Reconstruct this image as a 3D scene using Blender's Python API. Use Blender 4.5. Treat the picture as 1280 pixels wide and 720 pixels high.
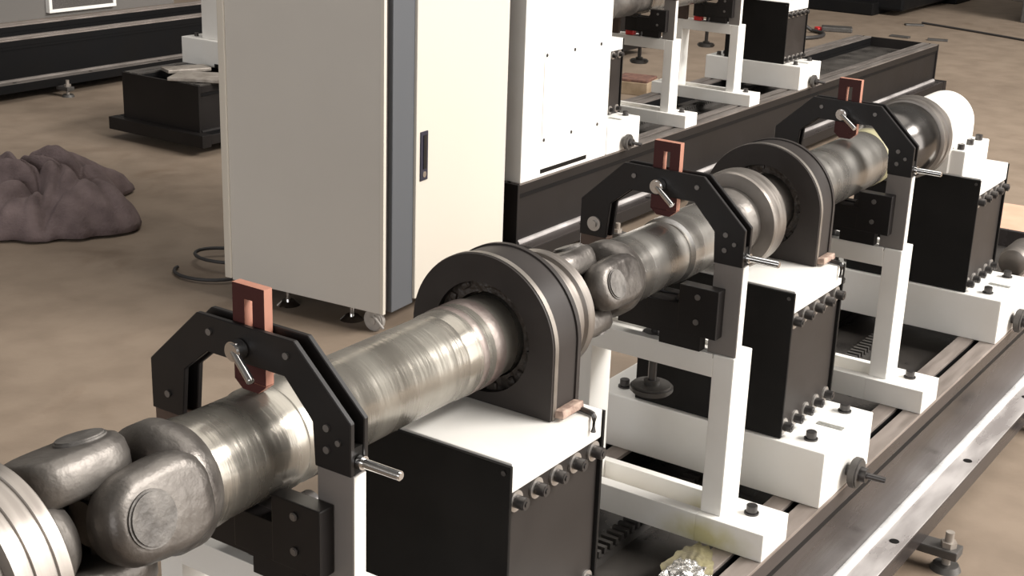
import bpy, bmesh, math, random
from mathutils import Vector, Matrix
random.seed(7)
for o in list(bpy.data.objects): bpy.data.objects.remove(o)
S = bpy.context.scene
COL = S.collection
PI = math.pi

# ------------------------------------------------------------------ camera
# machine frame: x along the shaft (away from the camera), y to the left, z up, z=0 on the bed's rail top
ZF = -0.30            # floor
AX = 0.476            # shaft axis height
cam = bpy.data.cameras.new('camera')
cam.sensor_width = 36.0; cam.lens = 1766.56 / 1280 * 36.0
cam.clip_start = 0.05; cam.clip_end = 200
co = bpy.data.objects.new('camera', cam); COL.objects.link(co)
rx = Vector((0.56576, -0.82389, 0.03358)); dn = Vector((-0.24553, -0.20720, -0.94699)); fw = Vector((0.78717, 0.52752, -0.31951))
M = Matrix.Identity(4)
for i in range(3):
    M[i][0] = rx[i]; M[i][1] = -dn[i]; M[i][2] = -fw[i]
M[0][3], M[1][3], M[2][3] = 0.0, -1.0273, 0.6906 + 0.46
co.matrix_world = M
S.camera = co

# ------------------------------------------------------------------ world and lights
W = bpy.data.worlds.new('world'); S.world = W; W.use_nodes = True
bg = W.node_tree.nodes['Background']; bg.inputs[0].default_value = (1.0, 0.95, 0.89, 1); bg.inputs[1].default_value = 0.13

def area(name, loc, target, sx, sy, power, col):
    l = bpy.data.lights.new(name, 'AREA'); l.shape = 'RECTANGLE'; l.size = sx; l.size_y = sy; l.energy = power; l.color = col
    o = bpy.data.objects.new(name, l); COL.objects.link(o); o.location = loc
    o.rotation_euler = (Vector(target) - Vector(loc)).to_track_quat('-Z', 'Y').to_euler()
    return o
area('open_gate_daylight', (6.0, -7.15, 2.0), (6.0, 0.0, 1.6), 6.6, 4.4, 550, (1.0, 0.97, 0.93))
area('high_window_daylight', (5.6, -6.6, 6.3), (4.6, 0.4, 0.2), 7.0, 2.2, 2300, (1.0, 0.97, 0.93))
area('skylight', (5.6, 0.5, 8.0), (5.6, 0.6, 0.0), 7.0, 8.0, 450, (1.0, 0.96, 0.90))
area('front_fill_light', (-6.1, -0.5, 2.3), (3.0, 0.8, 0.2), 11.0, 3.0, 350, (0.97, 0.98, 1.0))  # added unseen fill behind the camera, brightens the faces turned to it
S.view_settings.view_transform = 'Standard'; S.view_settings.look = 'None'
S.view_settings.gamma = 1.0; S.view_settings.use_curve_mapping = False
S.view_settings.exposure = 0.0

# ------------------------------------------------------------------ materials
def mat(name, col, rough=0.5, metal=0.0, col2=None, nscale=8.0, ncon=(0.35, 0.65), bump=0.0, bscale=60.0, stretch=(1, 1, 1), rvar=0.0, spec=0.5, detail=6.0, coat=0.0):
    m = bpy.data.materials.new(name); m.use_nodes = True
    nt = m.node_tree; b = nt.nodes['Principled BSDF']
    b.inputs['Base Color'].default_value = (*col, 1); b.inputs['Roughness'].default_value = rough
    b.inputs['Metallic'].default_value = metal; b.inputs['Specular IOR Level'].default_value = spec
    b.inputs['Coat Weight'].default_value = coat
    tc = nt.nodes.new('ShaderNodeTexCoord'); mp = nt.nodes.new('ShaderNodeMapping'); mp.inputs['Scale'].default_value = stretch
    nt.links.new(tc.outputs['Object'], mp.inputs['Vector'])
    if col2 is not None or rvar:
        n = nt.nodes.new('ShaderNodeTexNoise'); n.inputs['Scale'].default_value = nscale; n.inputs['Detail'].default_value = detail
        nt.links.new(mp.outputs[0], n.inputs['Vector'])
        r = nt.nodes.new('ShaderNodeValToRGB'); r.color_ramp.elements[0].position = ncon[0]; r.color_ramp.elements[1].position = ncon[1]
        c2 = col2 if col2 is not None else col
        r.color_ramp.elements[0].color = (*c2, 1); r.color_ramp.elements[1].color = (*col, 1)
        nt.links.new(n.outputs['Fac'], r.inputs[0]); nt.links.new(r.outputs[0], b.inputs['Base Color'])
        if rvar:
            mr = nt.nodes.new('ShaderNodeMapRange'); mr.inputs[3].default_value = rough - rvar; mr.inputs[4].default_value = rough + rvar
            mr.inputs[1].default_value = 0.3; mr.inputs[2].default_value = 0.7
            nt.links.new(n.outputs['Fac'], mr.inputs[0]); nt.links.new(mr.outputs[0], b.inputs['Roughness'])
    if bump:
        n2 = nt.nodes.new('ShaderNodeTexNoise'); n2.inputs['Scale'].default_value = bscale; n2.inputs['Detail'].default_value = 4
        nt.links.new(mp.outputs[0], n2.inputs['Vector'])
        bp = nt.nodes.new('ShaderNodeBump'); bp.inputs['Strength'].default_value = bump; bp.inputs['Distance'].default_value = 0.01
        nt.links.new(n2.outputs['Fac'], bp.inputs['Height']); nt.links.new(bp.outputs[0], b.inputs['Normal'])
    return m

MT = dict(
    white=mat('white_machine_paint', (0.80, 0.78, 0.74), 0.42, 0, (0.74, 0.71, 0.66), 5, (0.3, 0.6)),
    black=mat('black_paint', (0.0065, 0.006, 0.0055), 0.5, 0, (0.009, 0.008, 0.0075), 9, rvar=0.06, spec=0.16),
    satin=mat('black_oxide', (0.009, 0.0075, 0.0072), 0.38, 0.0, (0.013, 0.011, 0.0105), 14, rvar=0.08, spec=0.35),
    bed=mat('bed_paint', (0.058, 0.048, 0.045), 0.28, 0.2, (0.036, 0.030, 0.028), 3.5, rvar=0.10, bump=0.15, bscale=5, stretch=(0.6, 3, 3)),
    beddark=mat('bed_dark_paint', (0.0045, 0.0045, 0.005), 0.5, 0.0, (0.007, 0.0065, 0.0065), 4, rvar=0.08, spec=0.15),
    web2=mat('second_bed_paint', (0.0155, 0.013, 0.012), 0.45, 0.0, (0.011, 0.0095, 0.009), 4, rvar=0.08, spec=0.22),
    raildark=mat('dull_rail', (0.20, 0.175, 0.158), 0.45, 0.35, (0.13, 0.112, 0.10), 14, rvar=0.12, stretch=(0.4, 3, 3)),
    bell=mat('dark_polished_bell', (0.12, 0.112, 0.105), 0.22, 0.9, (0.07, 0.064, 0.06), 9, rvar=0.08),
    backing=mat('grey_machine_guard', (0.12, 0.11, 0.10), 0.6),
    screw=mat('dull_screw', (0.20, 0.185, 0.175), 0.4, 0.7),
    brownplate=mat('brown_steel', (0.10, 0.066, 0.05), 0.5, 0.3, (0.06, 0.04, 0.032), 20, rvar=0.1),
    fillet=mat('fillet_highlight', (0.85, 0.84, 0.83), 0.30, 0.4, (0.65, 0.64, 0.63), 12, rvar=0.1),  # near-white tone paints the bright highlight running along the weld
    film=mat('oily_film', (0.30, 0.265, 0.15), 0.3, 0.1, (0.17, 0.15, 0.10), 14, (0.4, 0.6), bump=0.5, bscale=30),
    rail=mat('machined_rail', (0.34, 0.29, 0.26), 0.42, 0.45, (0.25, 0.21, 0.185), 18, rvar=0.12, stretch=(0.4, 3, 3)),
    pan=mat('bed_pan_oily', (0.075, 0.067, 0.060), 0.34, 0.2, (0.040, 0.036, 0.033), 9, rvar=0.12, bump=0.1, bscale=14),
    flange=mat('flange_sheen', (0.66, 0.62, 0.60), 0.34, 0.45, (0.42, 0.385, 0.37), 7, rvar=0.14, bump=0.10, bscale=6, stretch=(0.8, 3, 3)),  # pale tone paints reflected light on near flange and second bed's weld line
    tube=mat('shaft_tube_steel', (0.34, 0.318, 0.278), 0.27, 0.74, (0.23, 0.21, 0.18), 6, rvar=0.08, bump=0.13, bscale=20, stretch=(2.6, 0.35, 0.35)),
    tube2=mat('shaft_tube_bright', (0.42, 0.40, 0.37), 0.29, 0.86, (0.29, 0.27, 0.245), 8, rvar=0.08, bump=0.05, bscale=24, stretch=(2.5, 0.6, 0.6)),
    weld=mat('shaft_weld_band', (0.24, 0.205, 0.185), 0.42, 0.7, (0.17, 0.12, 0.11), 12, rvar=0.1, bump=0.2, bscale=50),
    forged=mat('forged_yoke_steel', (0.17, 0.155, 0.14), 0.42, 0.7, (0.085, 0.075, 0.068), 14, rvar=0.12, bump=0.25, bscale=40),
    cap=mat('bearing_cap_steel', (0.185, 0.172, 0.158), 0.5, 0.6, (0.085, 0.078, 0.072), 30, rvar=0.08, bump=0.2, bscale=60),
    ring=mat('machined_ring', (0.30, 0.272, 0.245), 0.40, 0.85, (0.23, 0.205, 0.185), 25, rvar=0.06, stretch=(6, 0.6, 0.6)),
    house=mat('housing_steel', (0.040, 0.0335, 0.0305), 0.48, 0.12, (0.026, 0.0215, 0.0195), 7, rvar=0.1, spec=0.3),
    houserim=mat('housing_rim_steel', (0.30, 0.27, 0.24), 0.40, 0.75, (0.20, 0.18, 0.16), 12, rvar=0.1),
    rubber=mat('greasy_rubber', (0.010, 0.008, 0.007), 0.5, 0, (0.035, 0.026, 0.020), 40, (0.45, 0.7), bump=0.6, bscale=70),
    rust=mat('rusty_foot', (0.46, 0.34, 0.27), 0.7, 0, (0.22, 0.14, 0.11), 60, bump=0.4, bscale=80),
    sideplate=mat('block_side_steel', (0.034, 0.0285, 0.0255), 0.46, 0.12, (0.022, 0.0185, 0.017), 6, rvar=0.09, spec=0.28),
    upright=mat('upright_steel', (0.215, 0.195, 0.18), 0.40, 0.2, (0.165, 0.148, 0.137), 7, rvar=0.08, stretch=(1, 1, 0.3)),
    bolt=mat('bolt_steel', (0.075, 0.07, 0.068), 0.34, 0.7),
    washer=mat('washer_steel', (0.50, 0.47, 0.44), 0.36, 0.8),
    chrome=mat('chrome', (0.70, 0.69, 0.68), 0.14, 1.0),
    bakelite=mat('red_brown_laminate', (0.060, 0.017, 0.015), 0.45, 0, (0.042, 0.012, 0.011), 9, spec=0.2),
    bakedge=mat('laminate_edge', (0.46, 0.22, 0.15), 0.5, 0, (0.36, 0.16, 0.11), 12),
    cabside=mat('cabinet_taupe_paint', (0.53, 0.50, 0.455), 0.5, 0, (0.51, 0.48, 0.437), 3),
    cream=mat('cabinet_cream_paint', (0.56, 0.515, 0.445), 0.45),
    cabgrey=mat('cabinet_blue_grey_paint', (0.085, 0.09, 0.098), 0.5),
    cabdark=mat('cabinet_seam', (0.07, 0.058, 0.052), 0.6),
    plastic=mat('dark_plastic', (0.02, 0.02, 0.035), 0.35),
    casterm=mat('caster_plastic', (0.36, 0.33, 0.30), 0.45, 0, (0.25, 0.23, 0.21), 30),
    castiron=mat('cast_iron', (0.085, 0.078, 0.072), 0.5, 0.3, (0.06, 0.055, 0.05), 20),
    red=mat('red_cap', (0.65, 0.03, 0.03), 0.4),
    yellow=mat('yellow_stain', (0.45, 0.42, 0.22), 0.6, 0.2, (0.30, 0.27, 0.15), 30),
    foil=mat('crumpled_foil', (0.75, 0.73, 0.70), 0.2, 0.9, bump=0.8, bscale=60),
    greasy=mat('greasy_tape', (0.40, 0.37, 0.22), 0.5, 0.3, (0.22, 0.20, 0.13), 30),
    cloth=mat('mauve_cloth', (0.185, 0.137, 0.133), 0.95, 0, (0.12, 0.087, 0.085), 14, bump=0.4, bscale=120),
    cable=mat('cable_rubber', (0.03, 0.027, 0.026), 0.55),
    card=mat('peach_board', (0.62, 0.38, 0.27), 0.8, 0, (0.55, 0.33, 0.23), 9),
    tag=mat('engraved_tag', (0.42, 0.41, 0.38), 0.5, 0.4, (0.25, 0.25, 0.22), 120),
    scrap=mat('scrap_metal', (0.36, 0.32, 0.28), 0.5, 0.4, (0.22, 0.19, 0.16), 25),
    mesh=mat('dark_mesh', (0.035, 0.03, 0.028), 0.7, 0, (0.10, 0.09, 0.08), 220),
    wood=mat('wooden_block', (0.36, 0.27, 0.18), 0.8, 0, (0.25, 0.18, 0.11), 14),
    brick=mat('dark_red_top', (0.20, 0.10, 0.07), 0.8, 0, (0.10, 0.05, 0.04), 40),
)

def floor_mat():
    m = bpy.data.materials.new('concrete_floor'); m.use_nodes = True
    nt = m.node_tree; b = nt.nodes['Principled BSDF']; L = nt.links
    tc = nt.nodes.new('ShaderNodeTexCoord')
    def noise(sc, det, dist=0.0):
        n = nt.nodes.new('ShaderNodeTexNoise'); n.inputs['Scale'].default_value = sc; n.inputs['Detail'].default_value = det; n.inputs['Distortion'].default_value = dist
        L.new(tc.outputs['Object'], n.inputs['Vector']); return n
    def ramp(n, p0, c0, p1, c1):
        r = nt.nodes.new('ShaderNodeValToRGB'); e = r.color_ramp.elements
        e[0].position = p0; e[0].color = (*c0, 1); e[1].position = p1; e[1].color = (*c1, 1); L.new(n.outputs['Fac'], r.inputs[0]); return r
    a = ramp(noise(0.9, 5, 0.3), 0.3, (0.190, 0.145, 0.107), 0.7, (0.245, 0.190, 0.142))
    c = ramp(noise(7, 8), 0.35, (0.86, 0.84, 0.82), 0.62, (1.04, 1.03, 1.02))
    d = ramp(noise(2.6, 9, 1.2), 0.60, (1, 1, 1), 0.76, (0.80, 0.76, 0.72))
    def mul(x, y):
        mx = nt.nodes.new('ShaderNodeMix'); mx.data_type = 'RGBA'; mx.blend_type = 'MULTIPLY'; mx.inputs[0].default_value = 1
        L.new(x, mx.inputs[6]); L.new(y, mx.inputs[7]); return mx.outputs[2]
    L.new(mul(mul(a.outputs[0], c.outputs[0]), d.outputs[0]), b.inputs['Base Color'])
    b.inputs['Roughness'].default_value = 0.62
    bp = nt.nodes.new('ShaderNodeBump'); bp.inputs['Strength'].default_value = 0.08; bp.inputs['Distance'].default_value = 0.01
    L.new(noise(40, 4).outputs['Fac'], bp.inputs['Height']); L.new(bp.outputs[0], b.inputs['Normal'])
    return m
MT['floor'] = floor_mat()
MT['wall'] = mat('factory_wall_paint', (0.42, 0.40, 0.37), 0.8, 0, (0.36, 0.34, 0.31), 2)

# ------------------------------------------------------------------ mesh helpers
class MB:
    def __init__(self): self.bm = bmesh.new()
    def _merge(self, b):
        me = bpy.data.meshes.new('t'); b.to_mesh(me); b.free(); self.bm.from_mesh(me); bpy.data.meshes.remove(me)
    def box(self, x0, x1, y0, y1, z0, z1, bev=0.0, rot=None, seg=2):
        b = bmesh.new(); bmesh.ops.create_cube(b, size=1)
        bmesh.ops.scale(b, vec=(abs(x1 - x0), abs(y1 - y0), abs(z1 - z0)), verts=b.verts)
        if bev: bmesh.ops.bevel(b, geom=list(b.edges), offset=bev, segments=seg, affect='EDGES', profile=0.6)
        if rot is not None: bmesh.ops.transform(b, matrix=rot, verts=b.verts)
        bmesh.ops.translate(b, vec=((x0 + x1) / 2, (y0 + y1) / 2, (z0 + z1) / 2), verts=b.verts)
        self._merge(b); return self
    def cyl(self, p, d, r, h, n=24, r2=None, bev=0.0):
        b = bmesh.new()
        bmesh.ops.create_cone(b, cap_ends=True, segments=n, radius1=r, radius2=r if r2 is None else r2, depth=h)
        if bev:
            es = [e for e in b.edges if len(e.link_faces) == 2 and any(len(f.verts) > 4 for f in e.link_faces)]
            bmesh.ops.bevel(b, geom=es, offset=bev, segments=2, affect='EDGES')
        bmesh.ops.translate(b, vec=(0, 0, h / 2), verts=b.verts)
        q = Vector(d).to_track_quat('Z', 'Y').to_matrix().to_4x4()
        bmesh.ops.transform(b, matrix=Matrix.Translation(Vector(p)) @ q, verts=b.verts)
        self._merge(b); return self
    def lathe(self, prof, c=(0, 0), n=56, closed=True):
        # prof: list of (x, r) about an axis along x at (y, z) = c
        b = bmesh.new(); rings = []
        for x, r in prof:
            rings.append([b.verts.new((x, c[0] + r * math.cos(2 * PI * k / n), c[1] + r * math.sin(2 * PI * k / n))) for k in range(n)])
        for i in range(len(rings) - 1):
            for k in range(n):
                b.faces.new((rings[i][k], rings[i][(k + 1) % n], rings[i + 1][(k + 1) % n], rings[i + 1][k]))
        if closed:
            b.faces.new(rings[0]); b.faces.new(list(reversed(rings[-1])))
        bmesh.ops.recalc_face_normals(b, faces=b.faces)
        self._merge(b); return self
    def tubewall(self, x0, x1, ri, ro, c, n=56):
        b = bmesh.new(); R_ = []
        for x, r in ((x0, ro), (x1, ro), (x1, ri), (x0, ri)):
            R_.append([b.verts.new((x, c[0] + r * math.cos(2 * PI * k / n), c[1] + r * math.sin(2 * PI * k / n))) for k in range(n)])
        for i in range(4):
            for k in range(n):
                b.faces.new((R_[i][k], R_[i][(k + 1) % n], R_[(i + 1) % 4][(k + 1) % n], R_[(i + 1) % 4][k]))
        bmesh.ops.recalc_face_normals(b, faces=b.faces); self._merge(b); return self
    def prism(self, poly, x0, x1, bev=0.0, mtx=None):
        # poly of (y, z) extruded along x
        b = bmesh.new()
        f0 = b.faces.new([b.verts.new((x0, y, z)) for y, z in poly])
        r = bmesh.ops.extrude_face_region(b, geom=[f0])
        vs = [g for g in r['geom'] if isinstance(g, bmesh.types.BMVert)]
        bmesh.ops.translate(b, vec=(x1 - x0, 0, 0), verts=vs)
        bmesh.ops.recalc_face_normals(b, faces=b.faces)
        if bev: bmesh.ops.bevel(b, geom=[e for e in b.edges], offset=bev, segments=1, affect='EDGES')
        if mtx is not None: bmesh.ops.transform(b, matrix=mtx, verts=b.verts)
        self._merge(b); return self
    def sweep(self, pts, r, n=8, close=False):
        b = bmesh.new(); pts = [Vector(p) for p in pts]; rings = []
        for i, p in enumerate(pts):
            t = (pts[min(i + 1, len(pts) - 1)] - pts[max(i - 1, 0)]).normalized()
            u = t.cross(Vector((0, 0, 1)));
            if u.length < 1e-3: u = t.cross(Vector((0, 1, 0)))
            u.normalize(); v = t.cross(u)
            rings.append([b.verts.new(p + u * r * math.cos(2 * PI * k / n) + v * r * math.sin(2 * PI * k / n)) for k in range(n)])
        for i in range(len(rings) - 1):
            for k in range(n): b.faces.new((rings[i][k], rings[i][(k + 1) % n], rings[i + 1][(k + 1) % n], rings[i + 1][k]))
        b.faces.new(rings[0]); b.faces.new(list(reversed(rings[-1])))
        bmesh.ops.recalc_face_normals(b, faces=b.faces); self._merge(b); return self
    def build(self, name, m, parent=None, smooth=None, label=None):
        me = bpy.data.meshes.new(name); self.bm.to_mesh(me); self.bm.free()
        if isinstance(m, str): m = MT[m]
        me.materials.append(m)
        if smooth is not None:
            me.shade_smooth(); me.set_sharp_from_angle(angle=math.radians(smooth))
        o = bpy.data.objects.new(name, me); COL.objects.link(o)
        if parent is not None: o.parent = parent
        if label: o['label'] = label
        return o

def tag(o, label, cat, group=None):
    o['label'] = label; o['category'] = cat
    if group: o['group'] = group
    return o
def thing(name, label, cat, loc=(0, 0, 0), rz=0.0, group=None):
    o = bpy.data.objects.new(name, None); o.empty_display_size = 0.05; COL.objects.link(o)
    o.location = loc; o.rotation_euler = (0, 0, rz)
    return tag(o, label, cat, group)
def copy_tree(src, loc, label, parent=None):
    def rec(o, par):
        c = o.copy(); COL.objects.link(c); c.parent = par
        for ch in [x for x in bpy.data.objects if x.parent == o]: rec(ch, c)
        return c
    r = rec(src, parent); r.location = loc; r['label'] = label
    return r
def hexbolt(name, parent, p, d, r=0.0088, h=0.015, wr=0.0145):
    d = Vector(d); p = Vector(p)
    b = MB().cyl(p + d * 0.003, d, r, h, 18, bev=0.001).cyl(p + d * (0.003 + h), d, r * 0.45, 0.0015, 6).build(name, 'bolt', parent, 40)
    MB().cyl(p, d, wr, 0.003, 20).build('washer', 'washer', b, 40)
    return b

# ------------------------------------------------------------------ floor
fl = MB().box(-6, 26, -12, 16, ZF - 0.1, ZF).build('floor', 'floor'); fl['kind'] = 'structure'
def wall(name, *parts):
    m = MB()
    for p in parts: m.box(*p)
    o = m.build(name, MT['wall']); o['kind'] = 'structure'; return o
wall('wall_front', (-6.2, -6.0, -7.2, 16, ZF, 0.7), (-6.2, -6.0, -7.2, 16, 3.9, 7.5), (-6.2, -6.0, -7.2, -6.1, 0.7, 3.9), (-6.2, -6.0, 5.1, 16, 0.7, 3.9))  # opening left for the added fill light
wall('wall_back', (26, 26.2, -7.2, 16, ZF, 7.5))
wall('wall_left', (-6, 26.2, 16, 16.2, ZF, 7.5))
wall('wall_right', (-6, 2.6, -7.2, -7.0, ZF, 7.5), (9.4, 26.2, -7.2, -7.0, ZF, 7.5), (2.6, 9.4, -7.2, -7.0, 4.3, 7.5))

# ------------------------------------------------------------------ machine beds
def bed(y0, x0, x1, label, feet, rack=None, web='bed', flange='flange', rail='rail', fillet='fillet', group='machine beds on the floor', slots=True):
    t = thing('machine_bed', label, 'machine bed', (x0, y0, ZF), 0, group)
    L = x1 - x0; z = -ZF
    for s in (-1, 1):
        def yy(a, b): return (min(s * a, s * b), max(s * a, s * b))
        MB().box(0, L, *yy(0.200, 0.2375), z - 0.008, z, 0.001).build('rail_strip', rail, t)
        MB().box(0, L, *yy(0.150, 0.186), z - 0.008, z, 0.001).build('rail_strip', rail, t)
        MB().box(0, L, *yy(0.199, 0.238), z - 0.035, z - 0.006, 0.001).build('rail_bar', web, t)
        MB().box(0, L, *yy(0.150, 0.187), z - 0.035, z - 0.006, 0.001).build('rail_bar', 'beddark', t)
        MB().box(0, L, *yy(0.152, 0.236), z - 0.05, z - 0.030).build('rail_backing', 'beddark', t)
        MB().box(0, L, *yy(0.216, 0.232), 0.085, z - 0.03, 0.003).build('side_web', web, t)
        MB().box(0, L, *yy(0.150, 0.162), 0.085, z - 0.04).build('inner_web', 'beddark', t)
        f = MB().box(0, L, *yy(0.10, 0.296), 0.050, 0.0935, 0.003).build('foot_flange', web, t)
        MB().box(0, L, *yy(0.225, 0.2945), 0.092, 0.095, 0.001).build('flange_face', flange, f)
        MB().cyl((0, s * 0.234, 0.094), (1, 0, 0), 0.012, L, 16).build('weld_fillet', fillet, f, 40)
        k = 0.35
        while k < L:
            MB().cyl((k, s * 0.272, 0.0945), (0, 0, 1), 0.010, 0.0012, 16).build('bolt_hole', 'black', f)
            k += 0.47
    MB().box(0, L, -0.152, 0.152, z - 0.065, z - 0.055).build('pan', 'pan', t)
    for xa in (-0.012, L):
        MB().box(xa, xa + 0.012, -0.240, 0.240, 0.05, z - 0.002, 0.002).build('end_plate', web, t)
        MB().box(xa - (0.04 if xa < 0 else 0), xa + 0.012 + (0 if xa < 0 else 0.04), -0.297, 0.297, 0.040, 0.096, 0.003).build('end_foot', web, t)
    if rack:
        m = MB().box(rack[0] - x0, rack[1] - x0, 0.015, 0.045, z - 0.056, z - 0.038)
        k = rack[0] - x0
        while k < rack[1] - x0:
            m.prism([(0.015, z - 0.040), (0.045, z - 0.040), (0.045, z - 0.026), (0.015, z - 0.026)], k, k + 0.009); k += 0.019
        rk = m.build('gear_rack', 'castiron', t); 
    for s in (-1, 1):
        for xf in feet:
            xx = xf - x0
            f = MB().box(xx - 0.022, xx + 0.022, min(s * 0.28, s * 0.37), max(s * 0.28, s * 0.37), 0.032, 0.052, 0.003).build('levelling_bracket', 'castiron', t)
            MB().cyl((xx, s * 0.345, 0.0), (0, 0, 1), 0.032, 0.012, 24, r2=0.026).build('foot_pad', 'castiron', f, 40)
            MB().cyl((xx, s * 0.345, 0.010), (0, 0, 1), 0.009, 0.075, 16).build('levelling_screw', 'scrap', f, 40)
            MB().cyl((xx, s * 0.345, 0.052), (0, 0, 1), 0.017, 0.012, 6).build('lock_nut', 'scrap', f, 30)
    return t

bed(0.0, 0.30, 4.27, 'long grey steel bed carrying the foreground shaft and its white stands', (0.9, 1.8, 2.66, 3.5), rack=(1.2, 3.3))
bed(1.691, 3.725, 7.88, 'long dark steel bed of the second machine, behind the bearing housings', (4.2, 5.4, 6.9), web='web2', rail='raildark', flange='bed', fillet='flange', rack=(4.4, 6.6))
bed(5.17, 2.6, 7.2, 'black steel bed along the top left corner of the picture', (3.4, 4.62, 6.0), web='beddark', flange='raildark', fillet='raildark')
bed(3.662, 4.20, 8.0, 'black bed end standing left of the cabinet, scraps on top', (5.2, 6.4), web='web2', flange='beddark', rail='pan', fillet='web2')

# ------------------------------------------------------------------ bearing blocks
def block(label, x, y0=0.0, group='bearing blocks with black covers on white bases'):
    t = thing('bearing_block', label, 'bearing block', (x, y0, 0.0), 0, group)
    D = 0.230; w = 0.143; zb = 0.107; zt = 0.383
    MB().box(-0.008, D - 0.004, -0.237, 0.237, 0.0, zb, 0.003).build('base', 'white', t)
    MB().box(0.008, D - 0.008, -w + 0.004, w - 0.004, zb, zt - 0.045).build('core', 'beddark', t)
    for s in (-1, 1):
        MB().box(0.006, D - 0.006, min(s * (w - 0.006), s * w), max(s * (w - 0.006), s * w), zb, zt - 0.04, 0.001).build('side_plate', 'sideplate', t)
    fc = MB().box(0.0, 0.006, -w - 0.006, w + 0.006, zb + 0.001, zt - 0.003, 0.0015).build('front_cover', 'black', t)
    for s in (-1, 1):
        MB().cyl((0.0, s * (w - 0.004), zt - 0.013), (-1, 0, 0), 0.0035, 0.0015, 14).build('screw', 'bolt', fc)
    MB().box(D - 0.006, D, -w - 0.006, w + 0.006, zb + 0.001, zt - 0.003, 0.0015).build('back_cover', 'black', t)
    MB().box(0.006, D - 0.006, -w - 0.004, w + 0.004, zt - 0.042, zt, 0.002).build('top_plate', 'white', t)
    for k in range(5):
        for zz in (zt - 0.058, zb + 0.018):
            for s in (-1, 1):
                hexbolt('bolt', t, (0.021 + k * 0.047, s * w, zz), (0, s, 0))
    for s in (-1, 1):
        for xx in (0.036, D - 0.036):
            MB().cyl((xx, s * 0.192, zb), (0, 0, 1), 0.0125, 0.003, 20).cyl((xx, s * 0.192, zb + 0.003), (0, 0, 1), 0.0095, 0.013, 18, bev=0.001).build('base_bolt', 'bolt', t, 40)
    MB().box(D / 2 - 0.009, D / 2 + 0.005, -0.222, -0.172, zb, zb + 0.0012).build('engraved_tag', 'tag', t)
    # clamp knob on the right end of the base
    kn = MB().cyl((D / 2, -0.237, 0.030), (0, -1, 0), 0.010, 0.014, 16).cyl((D / 2, -0.247, 0.030), (0, -1, 0), 0.029, 0.016, 32, bev=0.003).build('clamp_knob', 'castiron', t, 40)
    MB().cyl((D / 2, -0.262, 0.030), (0, -1, 0), 0.014, 0.014, 18).cyl((D / 2, -0.275, 0.030), (0.25, -0.97, -0.1), 0.006, 0.034, 12).build('knob_stem', 'bolt', kn, 40)
    # locking bar seen under the back of the base
    MB().box(D - 0.004, D + 0.022, -0.15, 0.15, 0.012, 0.036, 0.002).build('rear_clamp_bar', 'black', t)
    return t
b1 = block('nearest bearing block, its tall black cover filling the bottom of the picture', 1.322)
b2 = copy_tree(b1, (2.185, 0, 0), 'middle foreground bearing block, below the second arched steel housing')
b3 = copy_tree(b1, (3.235, 0, 0), 'farthest foreground bearing block, carrying the round white hood')
copy_tree(b1, (4.282, 1.691, 0), 'bearing block of the second machine, half hidden beside the white headstock')
copy_tree(b1, (5.972, 1.691, 0), 'bearing block of the second machine with the open floor behind it')
pd = thing('pedestal', 'pale pedestal with an upright post on the black bed beside the cabinet', 'pedestal', (4.540, 3.662, 0.0))
MB().box(0.0, 0.22, -0.237, 0.232, 0.0, 0.120, 0.003).build('base', 'white', pd)
MB().box(0.03, 0.15, -0.10, 0.128, 0.120, 0.55, 0.003).build('post', 'white', pd)
MB().prism([(-0.20, 0.120), (-0.10, 0.120), (-0.10, 0.36)], 0.06, 0.10).build('gusset', 'white', pd)
MB().box(-0.004, 0.0, -0.15, 0.02, 0.0, 0.018).build('clamp_bar', 'black', pd)
MB().cyl((0.05, 0.185, 0.120), (0, 0, 1), 0.010, 0.016, 16).build('base_bolt', 'bolt', pd, 40)

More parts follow.
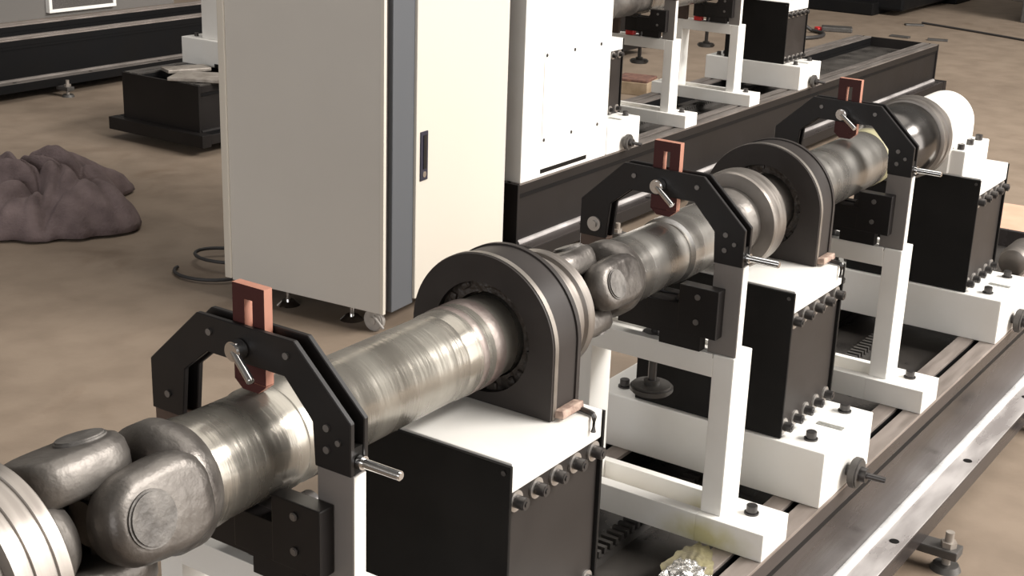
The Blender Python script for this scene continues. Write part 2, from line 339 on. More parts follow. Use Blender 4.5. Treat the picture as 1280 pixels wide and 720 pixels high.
# ------------------------------------------------------------------ clamp stands
def stand(label, x, group='white clamp stands with black octagonal arches'):
    t = thing('clamp_stand', label, 'clamp stand', (x, 0, 0), 0, group)
    # foot: channel with a groove between the posts
    ft = MB().box(0, 0.1, -0.237, -0.113, 0, 0.050, 0.002).box(0, 0.1, 0.113, 0.237, 0, 0.050, 0.002)
    ft.box(0, 0.024, -0.1135, 0.1135, 0, 0.050, 0.0015).box(0.084, 0.1, -0.1135, 0.1135, 0, 0.050, 0.0015).box(0.02, 0.09, -0.1135, 0.1135, 0, 0.014)
    foot = ft.build('foot', 'white', t)
    for s in (-1, 1):
        MB().box(0.016, 0.084, min(s * 0.113, s * 0.151), max(s * 0.113, s * 0.151), 0.049, 0.331, 0.0025).build('post', 'white', t)
        MB().cyl((0.060, s * 0.187, 0.050), (0, 0, 1), 0.0125, 0.003, 20).cyl((0.060, s * 0.187, 0.053), (0, 0, 1), 0.0095, 0.013, 18, bev=0.001).build('foot_bolt', 'bolt', t, 40)
    tb = MB().box(0.0155, 0.0845, -0.1135, 0.1135, 0.291, 0.3235, 0.001).box(0.0155, 0.034, -0.112, 0.112, 0.322, 0.331, 0.001).box(0.068, 0.0845, -0.112, 0.112, 0.322, 0.331, 0.001).build('top_bar', 'white', t)
    # upright steel plates that carry the arch
    for s in (-1, 1):
        MB().box(0.020, 0.041, min(s * 0.100, s * 0.150), max(s * 0.100, s * 0.150), 0.331, 0.484, 0.0012).build('upright_plate', 'upright' if s < 0 else 'brownplate', t)  # left plate darker and browner than the right one
        MB().box(0.0212, 0.0398, min(s * 0.1495, s * 0.1508), max(s * 0.1495, s * 0.1508), 0.332, 0.483).build('lit_edge', 'white', t)  # white strip paints the bright highlight on the plate's outer edge
    # arch: two octagonal plates with the slider between them
    o1 = [(-0.150, 0.484), (-0.150, 0.545), (-0.072, 0.618), (0.072, 0.618), (0.150, 0.545), (0.150, 0.484)]
    i1 = [(0.100, 0.484), (0.094, 0.545), (0.058, 0.575), (-0.058, 0.575), (-0.097, 0.534), (-0.100, 0.484)]
    for xa in (0.016, 0.038):
        a = MB().prism(o1 + i1, xa, xa + 0.007, 0.001).build('arch_plate', 'satin', t)
        if xa < 0.03:
            for (yy, zz, rr) in ((0.052, 0.600, 0.004), (-0.062, 0.600, 0.004), (-0.118, 0.533, 0.0042), (-0.118, 0.508, 0.0042), (-0.134, 0.520, 0.0035), (0.122, 0.508, 0.0042)):
                MB().cyl((xa - 0.0002, yy, zz), (-1, 0, 0), rr, 0.0025, 14).build('screw', 'screw', a)
    for s in (-1, 1): MB().box(0.023, 0.038, s * 0.134 - 0.014, s * 0.134 + 0.014, 0.484, 0.515).build('arch_spacer', 'black', t)
    # laminate slider, slotted
    w = 0.0235; zc = 0.655; z0 = 0.5405
    sl = [(-w, 0.660), (-w, z0 + 0.012), (-w + 0.012, z0), (w - 0.012, z0), (w, z0 + 0.012), (w, 0.660)]
    m = MB()
    m.box(0.0240, 0.0362, -w, -0.006, 0.552, 0.662).box(0.0240, 0.0362, 0.006, w, 0.550, 0.662)
    m.box(0.0240, 0.0362, -0.0061, 0.0061, 0.646, 0.662).box(0.0240, 0.0362, -0.0061, 0.0061, 0.550, 0.606)
    m.prism([(-w, 0.551), (-w, z0 + 0.010), (-w + 0.012, z0), (w - 0.012, z0), (w, z0 + 0.010), (w, 0.551)], 0.0240, 0.0362)
    so = m.build('slider', 'bakelite', t)
    me = so.data; me.materials.append(MT['bakedge'])
    for p in me.polygons:
        if abs(p.normal.x) < 0.5: p.material_index = 1
    # clamp lever on the front of the slider
    lv = MB().cyl((0.016, 0.004, 0.592), (-1, 0, 0), 0.0115, 0.016, 24, bev=0.002).build('lever_hub', 'chrome', t, 40)
    MB().cyl((0.004, 0.004, 0.592), (-0.25, -0.80, -0.50), 0.0048, 0.044, 14, bev=0.001).build('lever_arm', 'chrome', lv, 40)
    # pull pin on the right leg and pivot bolt on the left
    MB().cyl((0.0305, -0.148, 0.498), (0, -1, 0), 0.0055, 0.058, 16, bev=0.0015).cyl((0.0305, -0.150, 0.498), (0, -1, 0), 0.008, 0.006, 16).build('locking_pin', 'chrome', t, 40)
    MB().cyl((0.0165, 0.122, 0.506), (-1, 0, 0), 0.0125, 0.003, 24).cyl((0.014, 0.122, 0.506), (-1, 0, 0), 0.0065, 0.004, 6).build('pivot_bolt', 'washer', t, 40)
    # roller bracket under the shaft
    br = MB().box(-0.004, 0.019, -0.124, -0.054, 0.362, 0.444, 0.0015).box(-0.0035, 0.0185, -0.056, 0.004, 0.362, 0.410, 0.0015).box(0.004, 0.060, -0.030, 0.060, 0.352, 0.405, 0.0015).box(0.046, 0.066, -0.120, 0.055, 0.352, 0.408, 0.0015).box(-0.001, 0.019, -0.096, -0.022, 0.336, 0.363).build('roller_bracket', 'satin', t)
    for zz in (0.428, 0.386):
        MB().cyl((-0.004, -0.088, zz), (-1, 0, 0), 0.005, 0.0035, 14, bev=0.001).build('screw', 'screw', br, 40)
    for yy, zz in ((-0.058, 0.409), (0.040, 0.400)): MB().cyl((0.010, yy, zz), (1, 0, 0), 0.017, 0.046, 24).build('roller', 'bolt', t, 40)
    sc = MB().cyl((0.050, 0.012, 0.222), (0, 0, 1), 0.0075, 0.138, 16).cyl((0.050, 0.012, 0.3235), (0, 0, 1), 0.022, 0.008, 24, bev=0.002).build('lifting_screw', 'bolt', t, 40)
    MB().cyl((0.050, 0.012, 0.222), (0, 0, 1), 0.037, 0.014, 40, bev=0.004).cyl((0.050, 0.012, 0.234), (0, 0, 1), 0.014, 0.010, 20).build('handwheel', 'castiron', sc, 40)
    return t
s0 = stand('nearest clamp stand, black arch over the shaft at lower left', 1.003)
s1 = copy_tree(s0, (1.938, 0, 0), 'middle foreground clamp stand, between the two arched bearing housings')
s2 = copy_tree(s0, (2.708, 0, 0), 'far foreground clamp stand, beside the block with the white hood')
s3 = copy_tree(s0, (4.872, 1.691, 0), 'second-machine clamp stand next to the half hidden bearing block')
s4 = copy_tree(s0, (5.452, 1.691, 0), 'second-machine clamp stand standing against the tall black block')
for st in (s0, s2):
    for ch in [c for c in bpy.data.objects if c.parent == st and c.name.startswith('pivot_bolt')]: bpy.data.objects.remove(ch)

def stained():
    m = MT['white'].copy(); m.name = 'white_paint_oil_stained'; nt = m.node_tree; L = nt.links; b = nt.nodes['Principled BSDF']
    src = b.inputs['Base Color'].links[0].from_socket
    tc = nt.nodes.new('ShaderNodeTexCoord'); mp = nt.nodes.new('ShaderNodeMapping')
    mp.inputs['Location'].default_value = (0.0, 0.135 / 0.11, -0.012 / 0.045); mp.inputs['Scale'].default_value = (1 / 0.25, 1 / 0.11, 1 / 0.045)
    L.new(tc.outputs['Object'], mp.inputs[0])
    g = nt.nodes.new('ShaderNodeTexGradient'); g.gradient_type = 'SPHERICAL'; L.new(mp.outputs[0], g.inputs[0])
    n = nt.nodes.new('ShaderNodeTexNoise'); n.inputs['Scale'].default_value = 28; n.inputs['Detail'].default_value = 6; L.new(tc.outputs['Object'], n.inputs[0])
    mu = nt.nodes.new('ShaderNodeMath'); mu.operation = 'MULTIPLY'; L.new(g.outputs['Fac'], mu.inputs[0]); L.new(n.outputs['Fac'], mu.inputs[1])
    mr = nt.nodes.new('ShaderNodeMapRange'); mr.inputs[1].default_value = 0.05; mr.inputs[2].default_value = 0.45; mr.inputs[4].default_value = 0.85; L.new(mu.outputs[0], mr.inputs[0])
    mx = nt.nodes.new('ShaderNodeMix'); mx.data_type = 'RGBA'; L.new(mr.outputs[0], mx.inputs[0]); L.new(src, mx.inputs[6]); mx.inputs[7].default_value = (0.55, 0.50, 0.22, 1)
    L.new(mx.outputs[2], b.inputs['Base Color']); return m
for ch in list(bpy.data.objects):
    if ch.parent == s1 and ch.name.startswith('foot') and not ch.name.startswith('foot_bolt'):
        ch.data = ch.data.copy(); ch.data.materials[0] = stained()

# ------------------------------------------------------------------ bearing housings (arched)
def housing(label, x, zb=0.383):
    t = thing('bearing_housing', label, 'bearing housing', (x, 0, zb + 0.0008), 0, 'arched steel bearing housings')
    zc = AX - zb
    def U(ro, ri, n=40):
        out = [(-ro, 0.0)] + [(-ro * math.cos(PI * k / n), zc + ro * math.sin(PI * k / n)) for k in range(n + 1)] + [(ro, 0.0)]
        inn = [(ri, 0.0)] if False else []
        return out
    def plate(ro, ri, x0, x1, name, m, n=48):
        # U outline with a round hole, built as a bridged ring
        b = bmesh.new(); N = 96; vo = []; vi = []
        for k in range(N):
            a = 2 * PI * k / N; c, s_ = math.cos(a), math.sin(a)
            if s_ >= 0: yo, zo = ro * c, ro * s_
            else:
                tq = min(ro / abs(c) if abs(c) > 1e-6 else 1e9, zc / abs(s_)); yo, zo = tq * c, tq * s_
            vo.append((yo, zc + zo)); vi.append((ri * c, max(0.0004 if ri > zc else -1.0, zc + ri * s_)))
        # make sure the two bottom corners are hit exactly
        for cy in (-ro, ro):
            kk = min(range(N), key=lambda k: (vo[k][0] - cy) ** 2 + vo[k][1] ** 2); vo[kk] = (cy, 0.0)
        R4 = [[b.verts.new((xx, *v)) for v in ring] for xx, ring in ((x0, vo), (x1, vo), (x1, vi), (x0, vi))]
        for i in range(4):
            for k in range(N): b.faces.new((R4[i][k], R4[i][(k + 1) % N], R4[(i + 1) % 4][(k + 1) % N], R4[(i + 1) % 4][k]))
        bmesh.ops.recalc_face_normals(b, faces=b.faces)
        mb = MB(); mb._merge(b); return mb.build(name, m, t, 35)
    plate(0.116, 0.078, 0.0, 0.008, 'front_plate', 'house')
    plate(0.1172, 0.110, 0.004, 0.0125, 'front_rim', 'houserim')
    plate(0.1135, 0.082, 0.008, 0.062, 'body', 'house')
    plate(0.116, 0.078, 0.062, 0.070, 'back_plate', 'house')
    r = MB().tubewall(0.014, 0.056, 0.0605, 0.083, (0, zc), 64).build('rubber_ring', 'rubber', t, 40)
    m = MB()
    for k in range(17):
        a = 2 * PI * (k + random.uniform(-0.3, 0.3)) / 17; rr = random.uniform(0.0715, 0.075); q = random.uniform(0.004, 0.008); h = random.uniform(0.003, 0.007)
        m.box(0.010, 0.016 + h * 0.3, rr * math.cos(a) - h, rr * math.cos(a) + h, zc + rr * math.sin(a) - q, zc + rr * math.sin(a) + q, 0.003, Matrix.Rotation(a + random.uniform(-0.5, 0.5), 4, 'X'))
    lg = m.build('grease_clump', 'rubber', t); lg['kind'] = 'stuff'
    for s in (-1, 1):
        MB().box(0.010, 0.062, s * 0.121 - 0.009, s * 0.121 + 0.007, 0.003, 0.014, 0.002, Matrix.Rotation(s * 0.15, 4, 'X')).build('mounting_foot', 'rust', t)
    return t
housing('nearest arched steel housing on the nearest black block', 1.462)
housing('arched steel housing on the middle block, behind the second clamp stand', 2.345)

# ------------------------------------------------------------------ drive shaft
def yoke(t, xc, side, n, m='forged', reach=0.062, L=0.085, hub_r=0.05, rr=0.034):
    """two ears facing each other along the radial direction n; side=+1: ears come from +x"""
    n = Vector((0, n[0], n[1])).normalized(); tv = Vector((1, 0, 0)).cross(n)
    mb = MB()
    for s in (-1, 1):
        mt = Matrix.Identity(4)
        e0 = n * s; e1 = tv; e2 = Vector((side, 0, 0))
        for i in range(3): mt[i][0] = e0[i]; mt[i][1] = e1[i]; mt[i][2] = e2[i]
        mt[0][3] = xc; mt[2][3] = AX
        # rounded ear as a loft of cross-sections along n: domed towards the outside
        b = bmesh.new(); rings = []; N = 40
        for d, sc_ in ((reach * 0.42, 0.80), (reach * 0.50, 0.97), (reach * 0.72, 1.0), (reach * 0.88, 0.95), (reach * 0.97, 0.82), (reach, 0.66)):
            ring = []
            for k in range(N):
                a = 2 * PI * k / N; u = math.cos(a); v = math.sin(a)
                if v < 0: p = (rr * 1.08 * sc_ * u, rr * 1.08 * sc_ * v)
                else:
                    w_ = rr * (1.08 + 0.30 * min(1, v)) * sc_
                    p = (w_ * (abs(u) ** 0.6) * (1 if u >= 0 else -1), (L - 0.004) * (v ** 0.75) * (0.75 + 0.25 * sc_))
                ring.append(b.verts.new((d, p[0], p[1])))
            rings.append(ring)
        for i in range(len(rings) - 1):
            for k in range(N): b.faces.new((rings[i][k], rings[i][(k + 1) % N], rings[i + 1][(k + 1) % N], rings[i + 1][k]))
        b.faces.new(rings[0]); b.faces.new(list(reversed(rings[-1])))
        bmesh.ops.recalc_face_normals(b, faces=b.faces)
        bmesh.ops.transform(b, matrix=mt, verts=b.verts)
        mb._merge(b)
    hs_ = 0.90 if side > 0 else 0.62
    pr = [(L - 0.040, reach * 0.45 * hs_), (L - 0.034, reach * 0.78 * hs_), (L - 0.018, reach * hs_), (L + 0.004, reach * hs_), (L + 0.024, hub_r)]
    pr = [(xc + side * x_, r_) for x_, r_ in pr]
    if side < 0: pr.reverse()
    mb.lathe(pr, (0, AX), 48)
    y = mb.build('yoke', m, t, 50)
    for s in (-1, 1):
        p = Vector((xc, 0, AX)) + n * s * (reach - 0.012)
        MB().cyl(p, n * s, rr * 0.66, 0.014, 32).cyl(p + n * s * 0.0138, n * s, rr * 0.60, 0.002, 32).build('bearing_cap', 'cap', y, 40)
    return y
def cross(t, xc, n1, n2):
    mb = MB(); c = Vector((xc, 0, AX))
    for n in (n1, n2):
        d = Vector((0, n[0], n[1])).normalized(); mb.cyl(c - d * 0.056, d, 0.017, 0.112, 22)
    mb.cyl(c - Vector((0.02, 0, 0)), (1, 0, 0), 0.03, 0.04, 24, bev=0.006)
    mb.build('cross_spider', 'forged', t, 40)

def shaft():
    t = thing('drive_shaft', 'long grey steel drive shaft running through both arched housings', 'drive shaft', (0, 0, 0))
    C0 = (0, AX)
    # spindle flange at the near end
    MB().lathe([(0.40, 0.088), (0.648, 0.088), (0.650, 0.100), (0.664, 0.100), (0.665, 0.0985), (0.668, 0.0985), (0.669, 0.101), (0.686, 0.101), (0.687, 0.0995), (0.690, 0.0995), (0.691, 0.102), (0.704, 0.102), (0.706, 0.100)], C0, 80).build('end_flange', 'ring', t, 30)
    na, nb = (-0.96, 0.28), (0.28, 0.96)
    yoke(t, 0.815, -1, nb, reach=0.080, L=0.088, hub_r=0.062, rr=0.040); yoke(t, 0.815, 1, na, reach=0.080, L=0.088, hub_r=0.060, rr=0.044); cross(t, 0.815, na, nb)
    # front tube, with rolled bands
    MB().lathe([(0.905, 0.060), (0.935, 0.063), (0.955, 0.061), (1.030, 0.0605), (1.036, 0.063), (1.052, 0.063), (1.058, 0.0595), (1.066, 0.0595), (1.072, 0.0625), (1.110, 0.0625), (1.118, 0.0590), (1.36, 0.0590)], C0, 72).build('front_tube', 'tube', t, 30)
    MB().lathe([(1.355, 0.0585), (1.366, 0.0605), (1.440, 0.0605), (1.448, 0.0575), (1.56, 0.0570)], C0, 64).build('tube_end', 'tube', t, 30)
    MB().lathe([(1.384, 0.0600), (1.387, 0.0614), (1.396, 0.0614), (1.399, 0.0600)], C0, 64).build('weld_band', 'weld', t, 30)
    MB().lathe([(1.412, 0.0600), (1.416, 0.0618), (1.432, 0.0618), (1.437, 0.0600)], C0, 64).build('weld_band', 'weld', t, 30)
    MB().lathe([(1.535, 0.056), (1.552, 0.084), (1.556, 0.088), (1.585, 0.088), (1.588, 0.084), (1.592, 0.084), (1.595, 0.089), (1.612, 0.089), (1.616, 0.086)], C0, 72).build('flange_ring', 'ring', t, 30)
    nc, nd = (-0.93, 0.37), (0.37, 0.93)
    yoke(t, 1.715, -1, nd, reach=0.066, L=0.088, hub_r=0.060); yoke(t, 1.715, 1, nc, reach=0.066, L=0.086, hub_r=0.052); cross(t, 1.715, nc, nd)
    MB().lathe([(1.79, 0.052), (1.82, 0.054), (1.965, 0.0525), (1.968, 0.048), (1.978, 0.048), (1.981, 0.056), (2.00, 0.0565), (2.125, 0.0545), (2.13, 0.050)], C0, 64).build('middle_tube', 'tube2', t, 30)
    MB().lathe([(2.12, 0.048), (2.135, 0.060), (2.16, 0.0605), (2.168, 0.056), (2.19, 0.057), (2.20, 0.063), (2.222, 0.063)], C0, 64).build('worn_collar', 'forged', t, 30)
    MB().lathe([(2.212, 0.060), (2.216, 0.086), (2.220, 0.0885), (2.262, 0.0885), (2.266, 0.086), (2.268, 0.060), (2.42, 0.056)], C0, 72).build('flange_ring', 'ring', t, 30)
    MB().lathe([(2.40, 0.056), (2.43, 0.0595), (2.90, 0.0595), (2.93, 0.059)], C0, 64).build('rear_tube', 'tube2', t, 30)
    MB().lathe([(2.845, 0.0600), (2.848, 0.0608), (2.885, 0.0608), (2.888, 0.0598)], C0, 64).build('taped_band', 'greasy', t, 30)
    MB().lathe([(2.92, 0.050), (2.95, 0.052), (2.97, 0.068), (3.00, 0.080), (3.04, 0.085), (3.100, 0.086), (3.108, 0.083)], C0, 72).build('bell_coupling', 'bell', t, 30)
    MB().lathe([(3.105, 0.085), (3.108, 0.092), (3.128, 0.092), (3.130, 0.089), (3.134, 0.089), (3.136, 0.094), (3.158, 0.094), (3.160, 0.070), (3.228, 0.060)], C0, 72).build('flange_ring', 'ring', t, 30)
    return t
shaft()

# ------------------------------------------------------------------ white hood over the tail spindle
hd = thing('spindle_hood', 'rounded white hood over the far shaft end, bolted on a plate', 'spindle hood', (3.165, 0, 0.383))
n = 28; r = 0.071; zc = AX - 0.383 + 0.002
poly = [(-r, 0.0)] + [(-r * math.cos(PI * k / n), zc + r * math.sin(PI * k / n)) for k in range(n + 1)] + [(r, 0.0)]
MB().prism(poly, 0.067, 0.228, 0.003).build('arched_cover', 'white', hd, 25)
MB().box(0.073, 0.258, -0.104, 0.104, 0.0, 0.058, 0.003).build('foot_plate', 'white', hd)
for s in (-1, 1):
    for k in range(3):
        MB().cyl((0.090 + k * 0.068, s * 0.087, 0.058), (0, 0, 1), 0.0085, 0.013, 18, bev=0.001).build('foot_bolt', 'bolt', hd, 40)

# ------------------------------------------------------------------ hex keys hooked over the block tops
def hexkey(label, x, ya, ye, z):
    b = MB().sweep([(x, ya, z + 0.0045), (x - 0.004, (ya + ye) / 2, z + 0.0045), (x - 0.006, ye + 0.006, z + 0.0045), (x - 0.0065, ye + 0.001, z + 0.0035), (x - 0.0065, ye - 0.001, z), (x - 0.0065, ye - 0.001, z - 0.022)], 0.0038, 6)
    return tag(b.build('hex_key', 'bolt'), label, 'hex key', 'hex keys left on the block tops')
hexkey('small bent hex key beside the housing on the nearest block top', 1.522, -0.115, -0.151, 0.383)
hexkey('small bent hex key beside the housing on the middle block top', 2.392, -0.115, -0.151, 0.383)

# ------------------------------------------------------------------ electrical cabinet
cb = thing('electrical_cabinet', 'tall taupe electrical cabinet with a cream door and flush handle', 'cabinet', (2.964, 1.400, ZF), math.radians(4.61))
Hh = 1.72; z0 = 0.07; Wx = 0.66; Wy = 0.57
MB().box(0.012, Wx, 0.012, Wy - 0.012, z0, z0 + Hh, 0.002).build('carcass', 'cabdark', cb)
MB().box(0.0, 0.014, 0.012, Wy - 0.012, z0 - 0.002, z0 + Hh, 0.002).build('side_panel', 'cabside', cb)
MB().box(-0.001, 0.012, 0.0005, 0.012, z0 - 0.002, z0 + Hh, 0.001).build('panel_lip', 'cream', cb)
MB().box(-0.006, 0.03, Wy - 0.012, Wy + 0.012, z0 + 0.004, z0 + Hh, 0.002).build('back_door', 'cream', cb)
MB().box(0.036, 0.145, -0.004, 0.014, z0 - 0.004, z0 + Hh, 0.003).build('corner_frame', 'cabgrey', cb)
MB().box(0.642, Wx + 0.012, -0.003, 0.014, z0, z0 + Hh, 0.003).build('hinge_frame', 'cabside', cb)
dr = MB().box(0.142, 0.645, -0.013, 0.006, z0 + 0.01, z0 + Hh - 0.02, 0.003).build('door', 'cream', cb)
hz = 0.30 - 0.255 + 0.46
hn = MB().box(0.160, 0.198, -0.017, -0.0125, hz - 0.072, hz + 0.072, 0.002).build('flush_handle', 'plastic', dr)
MB().box(0.172, 0.188, -0.0195, -0.0165, hz - 0.038, hz + 0.062, 0.0015).build('handle_lever', 'satin', hn)
MB().cyl((0.179, -0.0165, hz - 0.054), (0, -1, 0), 0.009, 0.002, 18).build('lock_cylinder', 'chrome', hn, 40)
for (xx, yy) in ((0.075, 0.165), (0.07, 0.40), (0.56, 0.165), (0.56, 0.40)):
    MB().cyl((xx, yy, 0.0), (0, 0, 1), 0.036, 0.014, 28, r2=0.020).cyl((xx, yy, 0.012), (0, 0, 1), 0.008, 0.060, 14).build('levelling_foot', 'chrome', cb, 40)
for (xx, yy) in ((0.035, 0.055), (0.035, 0.51), (0.60, 0.055), (0.60, 0.51)):
    c = MB().cyl((xx - 0.011, yy, 0.033), (1, 0, 0), 0.033, 0.022, 32, bev=0.004).cyl((xx - 0.015, yy, 0.033), (1, 0, 0), 0.012, 0.03, 20).build('caster_wheel', 'casterm', cb, 40)
    MB().box(xx - 0.016, xx + 0.016, yy - 0.016, yy + 0.016, 0.058, 0.072).cyl((xx - 0.014, yy - 0.006, 0.050), (-0.1, -0.75, -0.6), 0.004, 0.05, 10).build('caster_fork', 'casterm', c)

# ------------------------------------------------------------------ headstock of the second machine
hs = thing('headstock', 'white headstock box with a screwed cover on the second machine bed', 'headstock', (3.73, 1.691, 0.0), 0)
MB().box(0.0, 0.54, -0.237, 0.237, 0.0, 0.95, 0.003).build('body', 'white', hs)
cp = MB().box(0.115, 0.475, -0.2400, -0.2365, 0.115, 0.415, 0.0008).build('cover_plate', 'white', hs)
for xx in (0.125, 0.295, 0.465):
    for zz in (0.125, 0.405):
        MB().cyl((xx, -0.240, zz), (0, -1, 0), 0.006, 0.0015, 12).build('cover_screw', 'bolt', cp)
MB().box(0.115, 0.405, -0.2385, -0.2300, 0.012, 0.026).build('base_slot', 'black', hs)

# ------------------------------------------------------------------ shaft of the second machine
fs = thing('drive_shaft', 'dark shiny shaft of the second machine at the top edge', 'drive shaft', (0, 1.691, 0))
MB().lathe([(4.27, 0.03), (4.30, 0.07), (4.36, 0.075), (4.40, 0.05), (4.46, 0.05), (4.50, 0.065), (4.60, 0.065), (4.64, 0.05), (4.70, 0.055), (4.78, 0.055), (4.82, 0.048), (4.90, 0.048)], (0, AX), 48).build('coupling', 'forged', fs, 40)
MB().lathe([(4.88, 0.056), (5.90, 0.056), (5.92, 0.08), (5.98, 0.08)], (0, AX), 48).build('tube', 'tube2', fs, 40)
for nm, xx in (('red thumb cap beside the half hidden block on the second machine', 4.875), ('red thumb cap on the second-machine stand by the tall black block', 5.455)):
    tag(MB().box(xx + 0.016, xx + 0.045, 1.722, 1.755, 0.3318, 0.349, 0.002).build('red_cap', 'red'), nm, 'cap', 'red caps on the far stands')

# ------------------------------------------------------------------ wooden block behind the far stands
wb = thing('wooden_block', 'small wooden block with a dark red top behind the second machine', 'block', (6.82, 2.77, ZF), 0.2)
MB().box(-0.10, 0.10, -0.10, 0.10, 0, 0.07, 0.004).build('block_body', 'wood', wb)
MB().box(-0.095, 0.095, -0.095, 0.095, 0.07, 0.085, 0.004).build('block_top', 'brick', wb)

# ------------------------------------------------------------------ third machine at top left
pb = thing('mesh_guard', 'white framed dark mesh guard above the top left bed', 'guard', (5.0, 5.40, 0.0))
MB().box(-0.9, 0.9, 0.02, 0.06, 0.0, 0.5).build('backing', 'backing', pb)
MB().box(0.0, 0.42, -0.005, 0.018, 0.040, 0.50).build('mesh_panel', 'mesh', pb)
for a in ((-0.02, 0.44, 0.028, 0.046), (-0.02, 0.44, 0.49, 0.51)):
    MB().box(a[0], a[1], -0.012, 0.02, a[2], a[3], 0.002).build('frame_bar', 'white', pb)
for xx in (-0.02, 0.42):
    MB().box(xx, xx + 0.02, -0.012, 0.02, 0.046, 0.49, 0.002).build('frame_bar', 'white', pb)

# scraps on the black bed end
for i, (x, y, a, sx, sy, nm) in enumerate(((4.31, 3.52, 0.5, 0.09, 0.13, 'flat steel offcut on the black bed end, nearest the cabinet'), (4.40, 3.72, -0.4, 0.10, 0.05, 'narrow bent steel offcut lying on the black bed end'))):
    tag(MB().box(x - sx, x + sx, y - sy, y + sy, 0.001, 0.016, 0.003, Matrix.Rotation(a, 4, 'Z')).build('steel_offcut', 'scrap'), nm, 'offcut', 'steel offcuts on the black bed')

# ------------------------------------------------------------------ rag heap
def rag():
    from mathutils import noise as nz
    b = bmesh.new(); NR, NT = 60, 180; rings = []
    for i in range(NR + 1):
        d = i / NR; ring = []
        for j in range(NT):
            th = 2 * PI * j / NT - PI
            u, v = d * math.cos(th), d * math.sin(th)
            ed = 0.86 + 0.22 * nz.noise(Vector((math.cos(th) * 1.2, math.sin(th) * 1.2, 3.1))) + 0.06 * nz.noise(Vector((math.cos(th) * 5, math.sin(th) * 5, 1.1))) + 0.50 * math.exp(-((th - 0.05) / 0.10) ** 2)
            p = Vector((u * 1.6 * ed, v * 1.6 * ed, 0))
            w = Vector((nz.noise(p * 0.8), nz.noise(p * 0.8 + Vector((4, 4, 4))), 0)) * 0.8
            q = p + w
            f1 = abs(math.sin(q.x * 2.1 + q.y * 1.2 + 2.0 * nz.noise(q * 0.7))); f2 = abs(math.sin(q.x * -1.5 + q.y * 3.0 + 2.5 * nz.noise(q * 0.6 + Vector((3, 1, 0)))))
            f3 = abs(math.sin(q.x * 5.0 - q.y * 2.0 + 3.0 * nz.noise(q * 1.1)))
            env = max(0.0, 1 - d ** 2.4) ** 0.6
            h = env * (0.02 + 0.10 * math.sqrt(f1) + 0.075 * math.sqrt(f2) + 0.05 * math.sqrt(f3) + 0.05 * nz.noise(p * 0.9) + 0.008 * nz.noise(p * 7))
            ring.append(b.verts.new((u * 0.37 * ed, v * 0.44 * ed, 0.005 + max(0, h))))
            if i == 0: break
        rings.append(ring)
    for j in range(NT): b.faces.new((rings[0][0], rings[1][j], rings[1][(j + 1) % NT]))
    for i in range(1, NR):
        for j in range(NT): b.faces.new((rings[i][j], rings[i + 1][j], rings[i + 1][(j + 1) % NT], rings[i][(j + 1) % NT]))
    bmesh.ops.smooth_vert(b, verts=b.verts, factor=0.5, use_axis_x=True, use_axis_y=True, use_axis_z=True)
    mb = MB(); mb._merge(b); o = mb.build('cloth_heap', 'cloth', None, 180)
    o.location = (3.12, 3.14, ZF); o.rotation_euler = (0, 0, 0.0)
    so = o.modifiers.new('thick', 'SOLIDIFY'); so.thickness = 0.005; so.offset = -1
    tag(o, 'crumpled mauve-brown cloth heap on the concrete floor at far left', 'cloth')
rag()

# ------------------------------------------------------------------ cables and floor clutter
pts = []
for k in range(60):
    a = 2 * PI * k / 59 * 1.55 + 2.2
    rr = 0.13 + 0.03 * math.sin(k * 0.35)
    pts.append((3.10 + rr * 0.95 * math.cos(a) + 0.003 * k, 2.18 + rr * 1.3 * math.sin(a), ZF + 0.007 + 0.0006 * k))
tag(MB().sweep(pts, 0.006, 8).build('cable_coil', 'cable', None, 60), 'loose loop of black cable on the floor left of the cabinet', 'cable')
pts = [(10.9 - 0.9 * (k / 20), 2.55 - 1.5 * (k / 20) - 0.35 * math.sin(PI * k / 20), ZF + 0.008) for k in range(21)]
tag(MB().sweep(pts, 0.008, 8).build('floor_cable', 'cable', None, 60), 'thin dark cable curving over the floor at top right', 'cable')
pts = [(9.55 + 0.22 * math.cos(a * 0.3), 2.98 + 0.16 * math.sin(a * 0.3), ZF + 0.015 + 0.10 * max(0, math.sin(a * 0.3))) for a in range(22)]
tag(MB().sweep(pts, 0.013, 8).build('hose_loop', 'cable', None, 60), 'small dark hose loop behind the tall far black block', 'hose')
pl = thing('pliers', 'red handled tool lying open on the far floor', 'tool', (9.95, 3.02, ZF), 0.2)
MB().box(-0.06, 0.03, -0.045, 0.0, 0, 0.02, 0.005, Matrix.Rotation(0.5, 4, 'Z')).build('red_handle', 'red', pl)
MB().box(-0.06, 0.06, -0.26, -0.04, 0, 0.035, 0.008, Matrix.Rotation(0.2, 4, 'Z')).build('jaw', 'castiron', pl)
for i, (x, y, nm) in enumerate(((10.05, 2.42, 'small dark scrap on the floor, left of two by the far bed end'), (10.1, 2.16, 'small dark scrap on the floor, right of two by the far bed end'), (10.75, 2.56, 'small dark scrap alone on the far floor below the machine'))):
    tag(MB().box(x - 0.03, x + 0.03, y - 0.07, y + 0.07, ZF, ZF + 0.012, 0.003, Matrix.Rotation(0.3 * i, 4, 'Z')).build('floor_scrap', 'castiron'), nm, 'scrap')

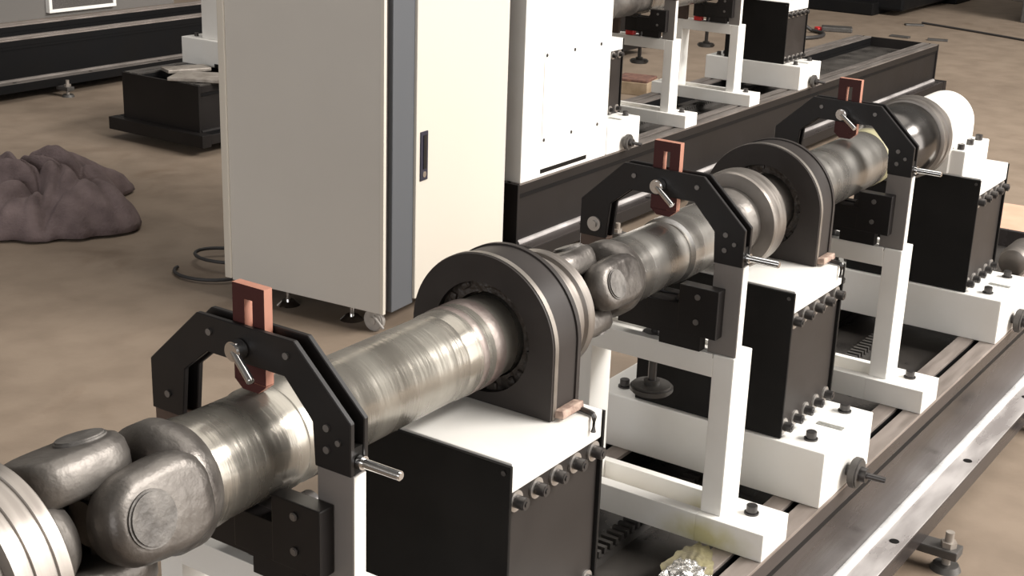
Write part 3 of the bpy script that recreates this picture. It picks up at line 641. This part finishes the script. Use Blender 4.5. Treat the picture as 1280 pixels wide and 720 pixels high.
fm = thing('workshop_machine', 'dark machine base standing on the far floor, top edge', 'machine base', (11.75, 3.45, ZF), 0)
MB().box(-0.6, 1.4, -0.65, 1.1, 0.04, 0.34, 0.02).build('plinth', 'beddark', fm)
MB().box(-0.2, 1.2, -0.25, 0.8, 0.34, 0.9, 0.03).build('upper_body', 'beddark', fm)
MB().box(-0.72, -0.3, -0.45, 0.1, 0.0, 0.10, 0.01).build('foot', 'beddark', fm)
MB().box(0.6, 1.0, -0.70, -0.3, 0.0, 0.10, 0.01).build('foot', 'beddark', fm)
fr = thing('workshop_machine', 'dark steel machine corner at the top right edge of the picture', 'machine base', (11.6, 1.75, ZF), 0)
MB().box(0.0, 1.6, -1.2, 0.35, 0.16, 0.9, 0.02).build('body', 'castiron', fr)
MB().box(0.0, 0.22, 0.08, 0.25, 0.0, 0.17, 0.01).build('foot', 'castiron', fr)
MB().box(0.0, 0.22, -0.7, -0.5, 0.0, 0.17, 0.01).build('foot', 'castiron', fr)

# things at the far end of the near bed
tag(MB().box(5.15, 5.75, 0.0, 0.5, ZF, ZF + 0.012, 0.002, Matrix.Rotation(0.1, 4, 'Z')).build('board', 'card'), 'peach coloured board on the floor past the white-hood block', 'board')
sc = thing('steel_workpiece', 'rounded shiny steel piece on the bed at the right edge', 'workpiece', (3.80, -0.115, 0.0))
MB().lathe([(-0.03, 0.02), (-0.025, 0.036), (0.0, 0.042), (0.10, 0.042), (0.11, 0.03), (0.16, 0.03)], (0, 0.043), 36).build('cylinder', 'ring', sc, 40)
MB().box(-0.02, 0.12, -0.03, 0.03, 0.0, 0.012, 0.002).build('saddle', 'rail', sc)
# foil and grease on the bed by the nearest block
def foil():
    from mathutils import noise as nz
    b = bmesh.new(); bmesh.ops.create_icosphere(b, subdivisions=4, radius=1)
    for v in b.verts:
        p = v.co.copy(); k = 1 + 0.45 * nz.noise(p * 2.2) + 0.25 * nz.noise(p * 5)
        v.co = Vector((p.x * 0.05 * k, p.y * 0.035 * k, max(-0.0, p.z * 0.022 * k + 0.010)))
    mb = MB(); mb._merge(b); o = mb.build('crumpled_foil', 'foil', None); o.location = (1.785, -0.172, 0.003)
    tag(o, 'crumpled silver foil on the bed rail beside the nearest block', 'foil')
foil()
def film():
    from mathutils import noise as nz
    b = bmesh.new(); NR, NT = 16, 64; rings = []
    for i in range(NR + 1):
        d = i / NR; ring = []
        for j in range(NT):
            th = 2 * PI * j / NT; e = 0.8 + 0.28 * nz.noise(Vector((math.cos(th) * 0.9, math.sin(th) * 0.9, 7))) + 0.15 * nz.noise(Vector((math.cos(th) * 4, math.sin(th) * 4, 2)))
            u, v = d * e * math.cos(th), d * e * math.sin(th)
            ring.append(b.verts.new((u * 0.105, v * 0.05, 0.001 + (1 - d) * 0.0015 + 0.003 * abs(nz.noise(Vector((u * 4, v * 4, 2))))))) 
            if i == 0: break
        rings.append(ring)
    for j in range(NT): b.faces.new((rings[0][0], rings[1][j], rings[1][(j + 1) % NT]))
    for i in range(1, NR):
        for j in range(NT): b.faces.new((rings[i][j], rings[i + 1][j], rings[i + 1][(j + 1) % NT], rings[i][(j + 1) % NT]))
    mb = MB(); mb._merge(b); o = mb.build('oily_film', 'film', None, 180); o.location = (1.855, -0.150, 0.0); o.rotation_euler = (0, 0, 0.25)
    tag(o, 'yellowed oily film on the bed rail before the middle stand foot', 'film')
film()
